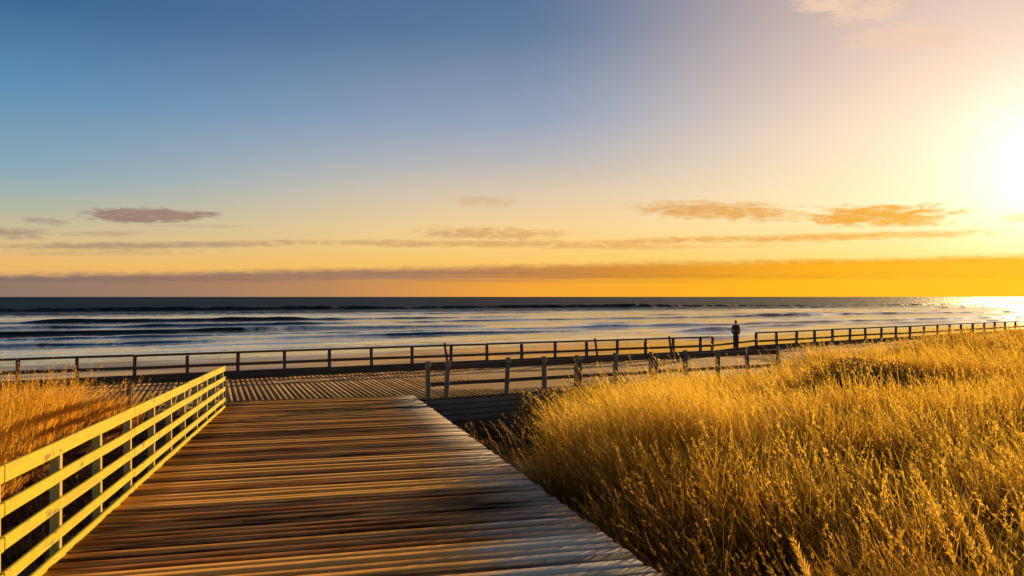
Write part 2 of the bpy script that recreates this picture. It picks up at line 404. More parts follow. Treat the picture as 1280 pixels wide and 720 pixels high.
while y < 24.5:
    w = random.choice([0.142, 0.15, 0.158, 0.165])
    yc = y + w / 2
    x0, x1 = L_LEFT - 0.12 + random.gauss(0, 0.012), L_RIGHT + random.gauss(0, 0.009)
    # clip against the promenade edge (which runs slanted)
    b_ = -NX * SN + NY * CS; a_ = NX * CS + NY * SN
    xlim = (29.2 - PROM_W - 0.04 - b_ * (yc + w / 2)) / a_          # planks right of this are beyond the edge
    x1c = min(x1, xlim) if a_ > 0 else x1
    if x1c - x0 > 0.3:
        pale = random.random() < 0.42                                # some boards are paler, cupped towards the sea
        v, q = plank_strip(x0, x1c, yc, w, 0, random.gauss(0, 0.005), random.uniform(-0.085, -0.02) if pale else random.gauss(0.012, 0.03))
        VL.append(v); QL.append(q + base); TL.append(np.full(len(v), random.uniform(.65, 1.15) if pale else random.uniform(.0, .5))); AL.append(np.tile([0, .3, 1, 0, .5, .1, 0], len(v) // 7)); base += len(v)
    y += w + random.uniform(0.020, 0.048)
ramp = link('boardwalk_path', np_mesh('ramp', np.concatenate(VL), np.concatenate(QL), attrs={'tint': np.concatenate(TL), 'arris': np.concatenate(AL)}, smooth=False), M['ramp'])
ramp.location = (0, 0, CAM_Z - 2.1); ramp.rotation_euler = (-math.atan(SLOPE), 0, TH)
tag(ramp, 'wide worn brown plank ramp sloping down to the promenade', 'boardwalk', kind='structure')
for nm, lx in (('edge_beam', L_RIGHT - 0.10), ('edge_beam', L_LEFT + 0.06), ('joist', 0.25)):
    o = link(nm, board((lx, -3, -0.16), (lx, near_edge_t(lx) - 0.1, -0.16), 0.09, 0.22), M['beam'], ramp)

V, Q = [], []
for L in (-1.9, -1.86, 0.22, 0.27, 2.42, 2.46):
    for yy in np.arange(2.6, 12, 0.098):
        a = len(V); r = 0.006; x = L + random.gauss(0, 0.012)
        for k in range(6): V.append((x + r * math.cos(k * 1.047), yy + r * math.sin(k * 1.047), 0.012))
        Q += [(a, a + 1, a + 2, a + 3), (a, a + 3, a + 4, a + 5)]
M['nail'] = plain('rusty nail', (0.05, 0.025, 0.015), 0.6)
nl = link('nail', np_mesh('nail', V, Q), M['nail'], ramp); nl['kind'] = 'stuff'

# ------------------------------------------------------------------ promenade
pd = Vector((-0.354, 1.0, 0)).normalized()                        # direction of its planks
def on_line(v1, x):                                               # point of the first leg at offshore distance v1
    return (x, (v1 - NX * x) / NY)
def plank_end(P, wide=PROM_W):                                    # walk from the near edge to the far edge
    k = wide / (NX * pd.x + NY * pd.y)
    return (P[0] + pd.x * k, P[1] + pd.y * k)
n2 = (-0.585, 0.811)
c2 = n2[0] * 13.5 + n2[1] * 42.44
def near2(x): return (x, (c2 - PROM_W - n2[0] * x) / n2[1])
# intersection of the two near edges
xi = (((c2 - PROM_W) / n2[1]) - ((29.2 - PROM_W) / NY)) / (n2[0] / n2[1] - NX / NY)
N = [on_line(29.2 - PROM_W, -34), on_line(29.2 - PROM_W, xi), near2(60)]
F0 = plank_end(N[0], PROM_W + .25); F1 = (10.6, 39.0); F2 = (58, (c2 + .25 - n2[0] * 58) / n2[1])
F1 = (xi - 3.4, (29.2 + .25 - NX * (xi - 3.4)) / NY)
FF = [F0, F1, F2]
def lerp(a, b, f): return (a[0] + (b[0] - a[0]) * f, a[1] + (b[1] - a[1]) * f)
ang = math.atan2(-pd.x, pd.y)
prom_M = Matrix.Translation((0, 24, PROM_Z)) @ Matrix.Rotation(ang, 4, 'Z')
inv = prom_M.inverted()
VL, QL, TL = [], [], []; base = 0
for leg in (0, 1):
    A0, A1, B0, B1 = N[leg], N[leg + 1], FF[leg], FF[leg + 1]
    ln = math.hypot(A1[0] - A0[0], A1[1] - A0[1]); cnt = int(ln / 0.165)
    for i in range(cnt):
        f0, f1 = (i + random.uniform(0, .05)) / cnt, (i + 1 - random.uniform(.05, .12)) / cnt
        a, b, c, d = lerp(A0, A1, f0), lerp(A0, A1, f1), lerp(B0, B1, f1), lerp(B0, B1, f0)
        j0, j1 = random.gauss(0, 0.02), random.gauss(0, 0.02)
        zz = random.gauss(0, 0.0018); tl = random.gauss(0, 0.0015)
        top = [Vector((a[0], a[1], PROM_Z + zz)), Vector((b[0], b[1], PROM_Z + zz + tl)), Vector((c[0], c[1], PROM_Z + zz + tl)), Vector((d[0], d[1], PROM_Z + zz))]
        pts = [inv @ p for p in top] + [inv @ (p - Vector((0, 0, 0.05))) for p in top]
        VL.append(np.array(pts)); tt = random.random()
        QL.append(np.array([(0, 1, 2, 3), (4, 7, 6, 5), (0, 4, 5, 1), (1, 5, 6, 2), (2, 6, 7, 3), (3, 7, 4, 0)]) + base)
        TL.append(np.full(8, tt)); base += 8
# far infill where the far rail steps back past the gap
prom = link('promenade', np_mesh('prom', np.concatenate(VL), np.concatenate(QL), attrs={'tint': np.concatenate(TL)}, smooth=False), M['prom'])
prom.location = (0, 24, PROM_Z); prom.rotation_euler = (0, 0, ang)
tag(prom, 'sandy plank promenade running along the beach', 'boardwalk', kind='structure')
def prom_beam(P, Q, dz, h, w=0.07, name='edge_beam'):
    p, q = inv @ Vector((P[0], P[1], PROM_Z + dz)), inv @ Vector((Q[0], Q[1], PROM_Z + dz))
    link(name, board(p, q, w, h), M['beam'], prom)
xr = ramp_xy(L_RIGHT, near_edge_t(L_RIGHT))[0]
xl = ramp_xy(L_LEFT, near_edge_t(L_LEFT))[0]
for k, (dz, h, off) in enumerate(((-0.13, 0.13, .03), (-0.285, 0.14, .055), (-0.445, 0.14, .04), (-0.62, 0.16, .02))):
    for x0, x1 in ((xr + 0.05, 3.1), (3.12, 8.6), (8.62, xi), (-34, xl - 0.1)):
        prom_beam(on_line(29.2 - PROM_W - off, x0), on_line(29.2 - PROM_W - off, x1), dz, h)
    prom_beam((N[1][0] + off, N[1][1] - off), (N[2][0] + off, N[2][1] - off), dz, h)
fe = 29.2 + .30
prom_beam(on_line(fe, -34), on_line(fe, F1[0]), -0.17, 0.22)
# windblown sand lying on the promenade
gxs = np.arange(-11, 16, 0.16); gys = np.arange(0.15, PROM_W - 0.2, 0.12)
GX, GY = np.meshgrid(gxs, gys)
PX = GX + NX * GY; PY = (29.2 - PROM_W - NX * GX) / NY + NY * GY
hz = 0.055 * fbm(GX / 4.0, GY / 1.1, 15, 4) + 0.012 - 0.05 * (1 - sstep(0.1, 0.9, GY)) - 0.05 * sstep(PROM_W - 1.2, PROM_W - 0.2, GY) - 0.040 * (1 - sstep(-2.5, 2.0, GX)) - 0.05 * (1 - sstep(-10.5, -8, GX)) - 0.06 * sstep(12, 15.5, GX)
idx = np.arange(GX.size).reshape(GX.shape)
quads = np.stack([idx[:-1, :-1], idx[:-1, 1:], idx[1:, 1:], idx[1:, :-1]], -1).reshape(-1, 4)
M['sand'] = plain('loose dry sand', (0.72, 0.42, 0.16), 0.9, 9, 0.25)
sand = link('sand', np_mesh('sand', np.stack([PX, PY, PROM_Z + hz], -1), quads), M['sand'])
tag(sand, 'drifts of loose dry sand blown over the promenade planks', 'sand', kind='stuff')

# ------------------------------------------------------------------ railings
# yellow railing on the left of the ramp
def rp(L, t, h): x, y_ = ramp_xy(L, t); return Vector((x, y_, ramp_z(t) + h))
yr = empty('railing', rp(L_LEFT, 0, 0))
tag(yr, 'yellow painted railing of four slats down the left side of the plank ramp', 'railing')
t_end = 20.9
t = 2.24; posts = []
while t < t_end - 0.4:
    posts.append(t); t += 1.42
posts.append(t_end - 0.08)
for t in posts:
    lx = L_LEFT - 0.085
    lean = random.gauss(0, 0.008)
    part_board('post', yr, M['post'], rp(lx, t, -0.55), rp(lx + lean, t, 1.02), 0.085, 0.085, up=Vector((-SN, CS, 0)))
cuts = [1.0, 5.08 + 1.42, 5.08 + 1.42 * 4, 5.08 + 1.42 * 7, t_end]
for name, hh, bh in (('top_rail', 1.0, 0.135), ('rail', 0.74, 0.105), ('rail', 0.475, 0.105), ('rail', 0.21, 0.10), ('kick_board', 0.0, 0.12)):
    for a, b in zip(cuts, cuts[1:]):
        j = random.gauss(0, 0.004)
        part_board(name, yr, M['yellow'], rp(L_LEFT - 0.022, a + 0.003, hh + j), rp(L_LEFT - 0.022, b - 0.003, hh + random.gauss(0, 0.005)), 0.036, bh, nseg=4, warp=0.004)
# local Y in the empties is world Y, close to the direction of these rails

def rail_posts(root, mat, pts, base_z, top, size, leans=0.03, name='post', below=0.5):
    for (x, y_) in pts:
        a, b = random.gauss(0, leans), random.gauss(0, leans)
        part_board(name, root, mat, (x, y_, base_z - below), (x + a, y_ + b, base_z + top + random.gauss(0, 0.012)), size * random.uniform(0.9, 1.1), size, up=Vector((NX, NY, 0)), bev=0.01)

# far railing, first leg
def fx(x): return on_line(29.2, x)
fr = empty('railing', fx(-8) + (PROM_Z,))
tag(fr, 'long dark timber railing against the surf, ending at the lone person', 'railing', 'dark railings along the sea side of the promenade')
px_ = np.arange(-8.45 - 1.48 * 15, 9.6, 1.48)
rail_posts(fr, M['brown'], [fx(x) for x in px_] + [fx(9.98)], PROM_Z, 0.86, 0.115, 0.022, below=0.3)
for xlean in (-2.62, 3.95, 7.75):                                   # raking braces
    part_board('brace', fr, M['brown'], fx(xlean) [:2] + (PROM_Z - 0.1,), (fx(xlean)[0] - 0.16, fx(xlean)[1] - 0.03, PROM_Z + 1.0), 0.08, 0.09, up=Vector((NX, NY, 0)))
seams = [-31.0] + [px_[i] for i in (4, 8, 12, 16, 20, 24)] + [9.98]
def fz(x, o=0.0): return on_line(29.2 + o, x)
for a, b in zip(seams, seams[1:]):
    for nm, o, hh, w, bh in (('top_rail', 0, 0.90, 0.17, 0.075), ('rail', -0.075, 0.47, 0.045, 0.11), ('kick_board', -0.075, 0.10, 0.045, 0.26)):
        j1, j2 = random.gauss(0, 0.008), random.gauss(0, 0.008)
        part_board(nm, fr, M['brown'], fz(a + .004, o) + (PROM_Z + hh + j1,), fz(b - .004, o) + (PROM_Z + hh + j2,), w, bh, nseg=3, warp=0.008)
# the low rail left across the gap
part_board('rail', fr, M['brown'], fz(9.98, -.07) + (PROM_Z + 0.47,), (13.4, 42.35, PROM_Z + 0.47), 0.045, 0.10)
part_board('kick_board', fr, M['brown'], fz(9.98, -.07) + (PROM_Z + 0.10,), (13.4, 42.35, PROM_Z + 0.10), 0.045, 0.24)
# far railing, second leg
def gx(s): return (13.5 + 0.811 * s, 42.44 + 0.585 * s)
f2 = empty('railing', gx(0) + (PROM_Z,))
tag(f2, 'dark timber railing running from the lone person towards the low sun', 'railing', 'dark railings along the sea side of the promenade')
ss = np.arange(0, 52, 1.86)
rail_posts(f2, M['brown'], [gx(s) for s in ss], PROM_Z, 0.87, 0.12, 0.025, below=0.3)
for a, b in zip(ss[::4], list(ss[4::4])):
    for nm, o, hh, w, bh in (('top_rail', 0, 0.91, 0.17, 0.08), ('rail', -0.08, 0.47, 0.045, 0.11), ('kick_board', -0.08, 0.10, 0.045, 0.26)):
        p, q = gx(a + .004), gx(b - .004)
        part_board(nm, f2, M['brown'], (p[0] + .585 * -o, p[1] + .811 * o, PROM_Z + hh + random.gauss(0, .01)), (q[0] + .585 * -o, q[1] + .811 * o, PROM_Z + hh + random.gauss(0, .01)), w, bh, nseg=3, warp=0.008)
# near railing of the promenade, on the land side
def nz_(x, o=0.0): return on_line(29.2 - PROM_W + 0.10 + o, x)
nr = empty('railing', nz_(3) + (PROM_Z,))
tag(nr, 'grey post and rail fence half hidden by the tall dune grass', 'railing')
nxs = [-2.4, -1.93, -0.19, 1.02, 2.03, 3.4, 4.69, 6.0, 7.26, 8.57, 9.9]
rail_posts(nr, M['grey'], [nz_(x) for x in nxs], PROM_Z, 1.05, 0.12, 0.03, below=0.5)
rail_posts(nr, M['grey'], [nz_(x + 0.13, .02) for x in (2.03, 4.69)], PROM_Z, 0.98, 0.09, 0.04, below=0.4)
for a, b in ((-2.45, 1.02), (1.02, 4.69), (4.69, 7.26), (7.26, 9.95)):
    for nm, hh, bh in (('top_rail', 0.86, 0.17), ('rail', 0.36, 0.11)):
        part_board(nm, nr, M['brown'], nz_(a, .085) + (PROM_Z + hh + random.gauss(0, .012),), nz_(b - .006, .085) + (PROM_Z + hh + random.gauss(0, .012),), 0.05, bh, nseg=3, warp=0.008)
# odd posts left of the yellow railing
def stray(x, o, h, label):
    P = nz_(x, o)
    r = empty('post', P + (PROM_Z,)); tag(r, label, 'post', 'odd posts left of the yellow railing')
    part_board('shaft', r, M['grey'], P + (PROM_Z - 0.6,), (P[0] + .03, P[1], PROM_Z + h), 0.11, 0.11, up=Vector((NX, NY, 0)), bev=0.012)
    part_board('cap', r, M['grey'], (P[0] + .03, P[1], PROM_Z + h + .002), (P[0] + .03, P[1], PROM_Z + h + 0.05), 0.15, 0.15, up=Vector((NX, NY, 0)), bev=0.012)
stray(-9.35, 0.3, 0.78, 'grey capped post beside the orange grass in front of the dark railing')
stray(-7.75, 1.2, 0.72, 'grey capped post just above the far end of the yellow top rail')

# ------------------------------------------------------------------ grass
def blade_mesh(bx, by, bz, h, w, lx, ly, nseg, tint, face=None):
    n = len(bx); s = np.linspace(0, 1, nseg + 1)
    if face is None: face = rng.uniform(0, math.pi, n)
    fxx, fyy = np.cos(face), np.sin(face)
    k = s[None, :] ** 1.9
    cx = bx[:, None] + lx[:, None] * h[:, None] * k; cy = by[:, None] + ly[:, None] * h[:, None] * k
    lean2 = (lx ** 2 + ly ** 2)
    cz = bz[:, None] + h[:, None] * (s[None, :] - 0.30 * lean2[:, None] * s[None, :] ** 3)
    ww = w[:, None] * 0.5 * (1.0 - s[None, :] ** 2.2 * 0.92)
    V = np.empty((n, nseg + 1, 2, 3), np.float32)
    for j, sg in ((0, -1), (1, 1)):
        V[:, :, j, 0] = cx + sg * ww * fxx[:, None]; V[:, :, j, 1] = cy + sg * ww * fyy[:, None]; V[:, :, j, 2] = cz
    nv = (nseg + 1) * 2
    b = np.arange(n)[:, None] * nv + np.arange(nseg)[None, :] * 2
    q = np.stack([b, b + 1, b + 3, b + 2], -1).reshape(-1, 4)
    hgt = np.repeat(np.tile(s, (n, 1))[:, :, None], 2, 2).ravel()
    tn = np.repeat(tint, nv)
    return V.reshape(-1, 3), q, hgt, tn, (cx, cy, cz)
def spikelets(cx, cy, cz, cnt, ln, wd, tint, start=0.72, spread=0.5, feather=False):
    """rows of little seed scales up the top of each stalk; cx.. are the stalks' centre lines"""
    n, m1 = cx.shape; fu = rng.beta(1.5, 1.25, (n, cnt)) if feather else rng.uniform(0, 1, (n, cnt))
    f = (start + (1 - start) * fu) * (m1 - 1)
    i0 = np.clip(f.astype(int), 0, m1 - 2); fr_ = f - i0; rows = np.arange(n)[:, None]
    def at(c): return c[rows, i0] * (1 - fr_) + c[rows, i0 + 1] * fr_
    P = np.stack([at(cx), at(cy), at(cz)], -1)
    T = np.stack([cx[rows, i0 + 1] - cx[rows, i0], cy[rows, i0 + 1] - cy[rows, i0], cz[rows, i0 + 1] - cz[rows, i0]], -1)
    T /= np.linalg.norm(T, axis=-1, keepdims=True) + 1e-9
    rd = rng.normal(0, 1, P.shape); rd -= (rd * T).sum(-1, keepdims=True) * T
    rd /= np.linalg.norm(rd, axis=-1, keepdims=True) + 1e-9
    dirn = T + rd * spread; dirn /= np.linalg.norm(dirn, axis=-1, keepdims=True)
    sd_ = np.cross(dirn, rng.normal(0, 1, P.shape)); sd_ /= np.linalg.norm(sd_, axis=-1, keepdims=True) + 1e-9
    l = (ln[:, None] * rng.uniform(0.6, 1.2, (n, cnt)))[..., None]; w = (wd[:, None] * np.ones((n, cnt)))[..., None]
    if feather: l = l * (0.45 + 0.75 * np.sin(np.pi * np.clip(fu, .02, .98)) ** 0.7)[..., None] * rng.uniform(0.6, 1.35, l.shape)
    V = np.stack([P, P + dirn * l * 0.45 + sd_ * w / 2, P + dirn * l, P + dirn * l * 0.45 - sd_ * w / 2], -2)
    q = np.arange(n * cnt * 4).reshape(-1, 4)
    return V.reshape(-1, 3), q, np.ones(n * cnt * 4), np.repeat(tint, cnt * 4)
def join(parts):
    V, Q, Hh, T = [], [], [], []; b = 0
    for v, q, h, t in parts:
        V.append(v); Q.append(q + b); Hh.append(h); T.append(t); b += len(v)
    return np.concatenate(V), np.concatenate(Q), np.concatenate(Hh), np.concatenate(T)

def grass_field(area, mask, hfun, rings, wind=(-0.34, -0.10), edge_shade=None):
    """area (x0,x1,y0,y1); rings: (dist0, dist1, per m2, width, seeds)"""
    parts = []
    for d0, d1, dens, wid, seg, seeds, spk in rings:
        x0, x1, y0, y1 = area
        x0, x1 = max(x0, -d1), min(x1, d1); y0_, y1_ = max(y0, -3), min(y1, d1)
        n = int((x1 - x0) * (y1_ - y0_) * dens)
        # tufted placing: half of the blades gather round tuft centres
        x = rng.uniform(x0, x1, n); y = rng.uniform(y0_, y1_, n)
        r = np.hypot(x, y)
        k = (r >= d0) & (r < d1) & (np.abs(np.arctan2(x, y)) < R(52))
        k &= rng.random(n) < np.clip(0.10 + 0.7 * vnoise(x * 2.6, y * 2.6, 41) + 0.7 * vnoise(x * 1.25, y * 1.25, 67), 0, 1)
        k &= mask(x, y)
        x, y = x[k], y[k]; n = len(x); r = r[k]
        hh = hfun(x, y) * np.where(rng.random(n) < 0.06, rng.uniform(1.15, 1.35, n), rng.uniform(0.62, 1.12, n))
        patch = fbm(x / 2.2, y / 2.2, 61, 3)
        wl = 1.0 + 0.8 * patch
        a = rng.normal(0, 0.24, n); b = rng.normal(0, 0.24, n)
        lx = wind[0] * wl + a; ly = wind[1] * wl + b
        tint = np.clip(0.5 + 0.28 * fbm(x / 1.5, y / 1.5, 63, 2) + rng.normal(0, 0.17, n), 0, 1)
        w = wid * rng.uniform(0.6, 1.4, n) * np.where(rng.random(n) < 0.15, 2.3, 1.0)
        bz = gz(x, y) - 0.03
        v, q, h1, t1, cl = blade_mesh(x, y, bz, hh, w, lx, ly, seg, tint)
        shade_k = np.ones(n) if edge_shade is None else edge_shade(x, y)            # shade on the ramp side, painted by darkening the outer stalks
        parts.append((v, q, h1 * np.repeat(shade_k, (seg + 1) * 2), t1))
        sidx = np.where(rng.random(n) < seeds)[0]
        if len(sidx):                                              # seed stalks rise above the leaves
            xs_, ys_ = x[sidx], y[sidx]
            v, q, h1, t1, cl = blade_mesh(xs_, ys_, bz[sidx], hh[sidx] * rng.uniform(1.02, 1.28, len(sidx)), np.full(len(sidx), wid * 0.6), lx[sidx] * 0.85, ly[sidx] * 0.85, max(seg, 5), tint[sidx] * 0.5)
            parts.append((v, q, h1 * np.repeat(shade_k[sidx], (max(seg, 5) + 1) * 2), t1))
            v, q, h1, t1 = spikelets(*cl, spk, np.full(len(sidx), 0.03 + wid * 1.6), np.full(len(sidx), 0.004 + wid * 0.55), tint[sidx] * 0.5, 0.76)
            parts.append((v, q, h1 * np.repeat(shade_k[sidx], spk * 4), t1))
    return join(parts)
def right_mask(x, y):
    L = x * CS + y * SN; D = L - L_RIGHT; sd = shore_d(x, y)
    return (D > 0.12 + np.clip((y - 10.5) * 0.34, 0, 3.2) + 0.25 * fbm(x * 1.3, y * 1.3, 44, 2)) & (sd < -PROM_W - 0.25)
def right_h(x, y):
    L = x * CS + y * SN; D = L - L_RIGHT
    hol = np.exp(-((x - 7.7) / 2.4) ** 2 - ((y - 17.4) / 1.3) ** 2)
    h = 1.0 + 0.22 * fbm(x / 3, y / 3, 66, 3) + 0.55 * (vnoise(x * 1.25, y * 1.25, 67) - 0.5) - 0.38 * np.exp(-D / 0.9) - 0.45 * hol
    return h * (1 - 0.28 * sstep(24, 45, np.hypot(x, y)))
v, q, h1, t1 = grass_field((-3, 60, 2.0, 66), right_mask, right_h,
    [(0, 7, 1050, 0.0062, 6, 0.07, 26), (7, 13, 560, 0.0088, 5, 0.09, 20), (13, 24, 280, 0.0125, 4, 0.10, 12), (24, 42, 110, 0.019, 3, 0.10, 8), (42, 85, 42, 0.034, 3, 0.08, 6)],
    edge_shade=lambda x, y: 0.42 + 0.58 * sstep(0.2, 2.6 - 0.9 * sstep(9, 14, y), x * CS + y * SN - L_RIGHT + 0.5 * fbm(x, y, 95, 2)))
n = 1500                                                            # loose outer blades spilling over the edge of the ramp
tt_ = rng.uniform(2.5, 13, n); dd = rng.uniform(0.10, 0.75, n)
x = -tt_ * SN + (L_RIGHT + dd) * CS; y = tt_ * CS + (L_RIGHT + dd) * SN
pk = vnoise(x * 1.7, y * 1.7, 141) > 0.42; x, y, dd = x[pk], y[pk], dd[pk]; n = len(x)
sw = rng.uniform(0.25, 0.85, n)
vb, qb, hb, tb, _ = blade_mesh(x, y, gz(x, y) - 0.03, rng.uniform(0.65, 1.15, n), rng.uniform(0.006, 0.014, n), -sw * CS + rng.normal(0, .2, n), -sw * SN - 0.15 + rng.normal(0, .2, n), 7, rng.uniform(0.2, 1.0, n))
v, q, h1, t1 = join([(v, q, h1, t1), (vb, qb, hb * 0.8, tb)])
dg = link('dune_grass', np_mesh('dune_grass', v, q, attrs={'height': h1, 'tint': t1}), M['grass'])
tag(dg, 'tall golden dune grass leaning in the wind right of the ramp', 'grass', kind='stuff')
def left_mask(x, y):
    k = x / np.maximum(y, 0.1); sd = shore_d(x, y)
    return (k < -0.53 - 0.020 * (17 - y) + 0.05 * fbm(x, y, 46, 2)) & (sd < -PROM_W - 0.3) & (y > 8.5 + 0.6 * fbm(x, y, 47, 2)) 
def left_h(x, y): return 1.28 + 0.22 * fbm(x / 2, y / 2, 68, 3)
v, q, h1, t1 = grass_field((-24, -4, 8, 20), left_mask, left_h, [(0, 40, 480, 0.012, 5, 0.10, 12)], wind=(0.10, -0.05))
lg = link('dune_grass', np_mesh('dune_grass_l', v, q, attrs={'height': h1, 'tint': t1 * 0.6}), M['sunlit_grass'])
tag(lg, 'sunlit orange dune grass glowing beyond the yellow railing', 'grass', kind='stuff')
def weed_dip(x, y):
    return (x * CS + y * SN > L_RIGHT + 0.15) & ~right_mask(x, y) & (shore_d(x, y) < -PROM_W - 0.3)
# low weeds beside and below the ramp
def weed_mask(x, y):
    L = x * CS + y * SN; sd = shore_d(x, y)
    lf = (L < L_LEFT - 0.2) & (vnoise(x * 1.1, y * 1.1, 83) > 0.40)
    rt = (L > L_RIGHT + 0.05) & ~right_mask(x, y) & (vnoise(x * 1.4, y * 1.4, 85) > 0.68)
    return (lf | rt) & (sd < -PROM_W - 0.25)
v, q, h1, t1 = grass_field((-22, 4, 2, 23), weed_mask, lambda x, y: 0.20 + 0.16 * vnoise(x * 2, y * 2, 87), [(0, 30, 420, 0.013, 3, 0.03, 8)], wind=(-0.2, 0.0))
n = 420                                                             # dead stalks fallen in the dip
x = rng.uniform(-2.2, 1.6, n); y = rng.uniform(11.5, 21, n); k = weed_dip(x, y); x, y = x[k], y[k]; n = len(x)
a = rng.uniform(0, 2 * math.pi, n); ll = rng.uniform(0.5, 1.5, n)
vb, qb, hb, tb, _ = blade_mesh(x, y, gz(x, y) + 0.01, rng.uniform(0.25, 0.6, n), np.full(n, 0.016), np.cos(a) * ll * 1.6, np.sin(a) * ll * 1.6, 5, np.full(n, 0.1))
n = 110                                                             # thin dry stalks still standing there
x2 = rng.uniform(-1.6, 1.6, 900); y2 = rng.uniform(12.5, 20.6, 900); k = weed_dip(x2, y2); x2, y2 = x2[k][:n], y2[k][:n]; n = len(x2)
vc, qc, hc, tc_, cl = blade_mesh(x2, y2, gz(x2, y2), rng.uniform(0.6, 1.15, n), np.full(n, 0.010), rng.normal(-.3, .3, n), rng.normal(0, .25, n), 6, np.full(n, 0.1))
sv_, sq_, sh_, st_ = spikelets(*cl, 10, np.full(n, 0.045), np.full(n, 0.011), np.full(n, 0.1), 0.7)
v, q, h1, t1 = join([(v, q, h1, t1), (vb, qb, hb * 0.5 + 0.5, tb), (vc, qc, hc, tc_), (sv_, sq_, sh_, st_)])
wd = link('weeds', np_mesh('weeds', v, q, attrs={'height': h1, 'tint': t1}), M['weeds'])
tag(wd, 'low brown weeds on the dark ground beside the ramp', 'weeds', kind='stuff')

# four big seed plumes in the front of the grass
def plume(tip, low, lean, label, cnt=430, length=0.62):
    low = Vector(low); tip = Vector(tip)
    base_z = float(gz(low.x + 0.1, low.y)) - 0.05
    f_ = (tip.z - base_z) / max(tip.z - low.z, 0.05)
    base_p = Vector((tip.x + (low.x - tip.x) * f_ * 0.8, low.y + 0.02, base_z))
    n = 16; s = np.linspace(0, 1, n)
    low = tip + (low - tip) * (0.52 * (tip.z - base_z) / max(tip.z - low.z, 0.05))
    # quadratic curve base -> low -> tip
    c = 2 * low - 0.5 * (base_p + tip)
    P = np.array([base_p * (1 - a) ** 2 + c * 2 * a * (1 - a) + tip * a * a for a in s]) - np.array(base_p)
    r = empty('grass_plume', base_p); tag(r, label, 'grass plume', 'big seed plumes in the front grass')
    bm = bmesh.new(); rings = []
    for i in range(n):
        rad = 0.0045 * (1 - 0.75 * s[i]); rings.append([bm.verts.new(Vector(P[i]) + Vector((math.cos(k * 1.257) * rad, math.sin(k * 1.257) * rad, 0))) for k in range(5)])
    for a, b in zip(rings, rings[1:]):
        for k in range(5): bm.faces.new((a[k], a[(k + 1) % 5], b[(k + 1) % 5], b[k]))
    bm.faces.new(rings[0][::-1]); bm.faces.new(rings[-1])
    me = bpy.data.meshes.new('stem'); bm.to_mesh(me); bm.free()
    for k, val in (('height', 0.6), ('tint', 0.35)):
        at = me.attributes.new(k, 'FLOAT', 'POINT'); at.data.foreach_set('value', np.full(len(me.vertices), val, np.float32))
    link('stem', me, M['plume'], r)
    tot = np.linalg.norm(np.diff(P, axis=0), axis=1).sum()
    v, q, h1, t1 = spikelets(P[None, :, 0], P[None, :, 1], P[None, :, 2], cnt, np.array([0.052]), np.array([0.006]), np.array([0.12]), 1 - 1.15 * length / tot, 0.62, True)
    t1 = np.clip(t1 + np.repeat(rng.normal(0, 0.12, cnt), 4), 0, 1)
    link('seed_head', np_mesh('seed_head', v, q, attrs={'height': h1, 'tint': t1 + 0.4}), M['plume'], r)
def at_px(px, py, Y): return ((px - 640) / 960 * Y, Y, CAM_Z + (371 - py) / 960 * Y)
plume(at_px(1140, 582, 5.6), at_px(1186, 690, 5.55), 0, 'largest golden seed plume, leaning left in the front grass')
plume(at_px(1182, 610, 5.9), at_px(1214, 690, 5.85), 0, 'slim seed plume close behind the largest plume', 270, 0.45)
plume(at_px(1218, 645, 5.5), at_px(1240, 705, 5.48), 0, 'short seed plume, rightmost of the front plumes', 220, 0.36)
plume(at_px(990, 672, 5.2), at_px(1004, 712, 5.18), 0, 'low seed plume apart from the others, nearest the ramp', 220, 0.36)

# a dark shrub in the hollow of the dune
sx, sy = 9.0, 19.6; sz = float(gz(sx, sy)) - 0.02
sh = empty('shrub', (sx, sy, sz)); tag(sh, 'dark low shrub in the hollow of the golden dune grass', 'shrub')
n = 22000
u = rng.normal(0, 1, (n, 3)); u /= np.linalg.norm(u, axis=1, keepdims=True)
rad = rng.random(n) ** 0.4
lump = 0.78 + 0.45 * vnoise(u[:, 0] * 3 + 9, u[:, 2] * 3 + u[:, 1] * 2 + 9, 5)
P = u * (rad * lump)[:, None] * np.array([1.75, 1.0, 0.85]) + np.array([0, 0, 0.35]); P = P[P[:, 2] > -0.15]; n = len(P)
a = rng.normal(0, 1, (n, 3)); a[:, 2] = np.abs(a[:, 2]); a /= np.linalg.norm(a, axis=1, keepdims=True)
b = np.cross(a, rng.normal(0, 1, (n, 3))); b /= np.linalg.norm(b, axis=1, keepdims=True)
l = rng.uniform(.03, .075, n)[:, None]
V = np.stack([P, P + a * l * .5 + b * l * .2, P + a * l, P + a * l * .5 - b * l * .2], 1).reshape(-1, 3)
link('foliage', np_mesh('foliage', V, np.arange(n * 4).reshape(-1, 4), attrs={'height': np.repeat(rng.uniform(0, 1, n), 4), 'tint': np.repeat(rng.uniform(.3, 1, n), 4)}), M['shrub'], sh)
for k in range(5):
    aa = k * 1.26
    link('stem', board((0.12 * math.cos(aa), 0.12 * math.sin(aa), -0.2), (0.8 * math.cos(aa), 0.5 * math.sin(aa), 0.75), 0.03, 0.03, bev=0.006), M['grey'], sh)

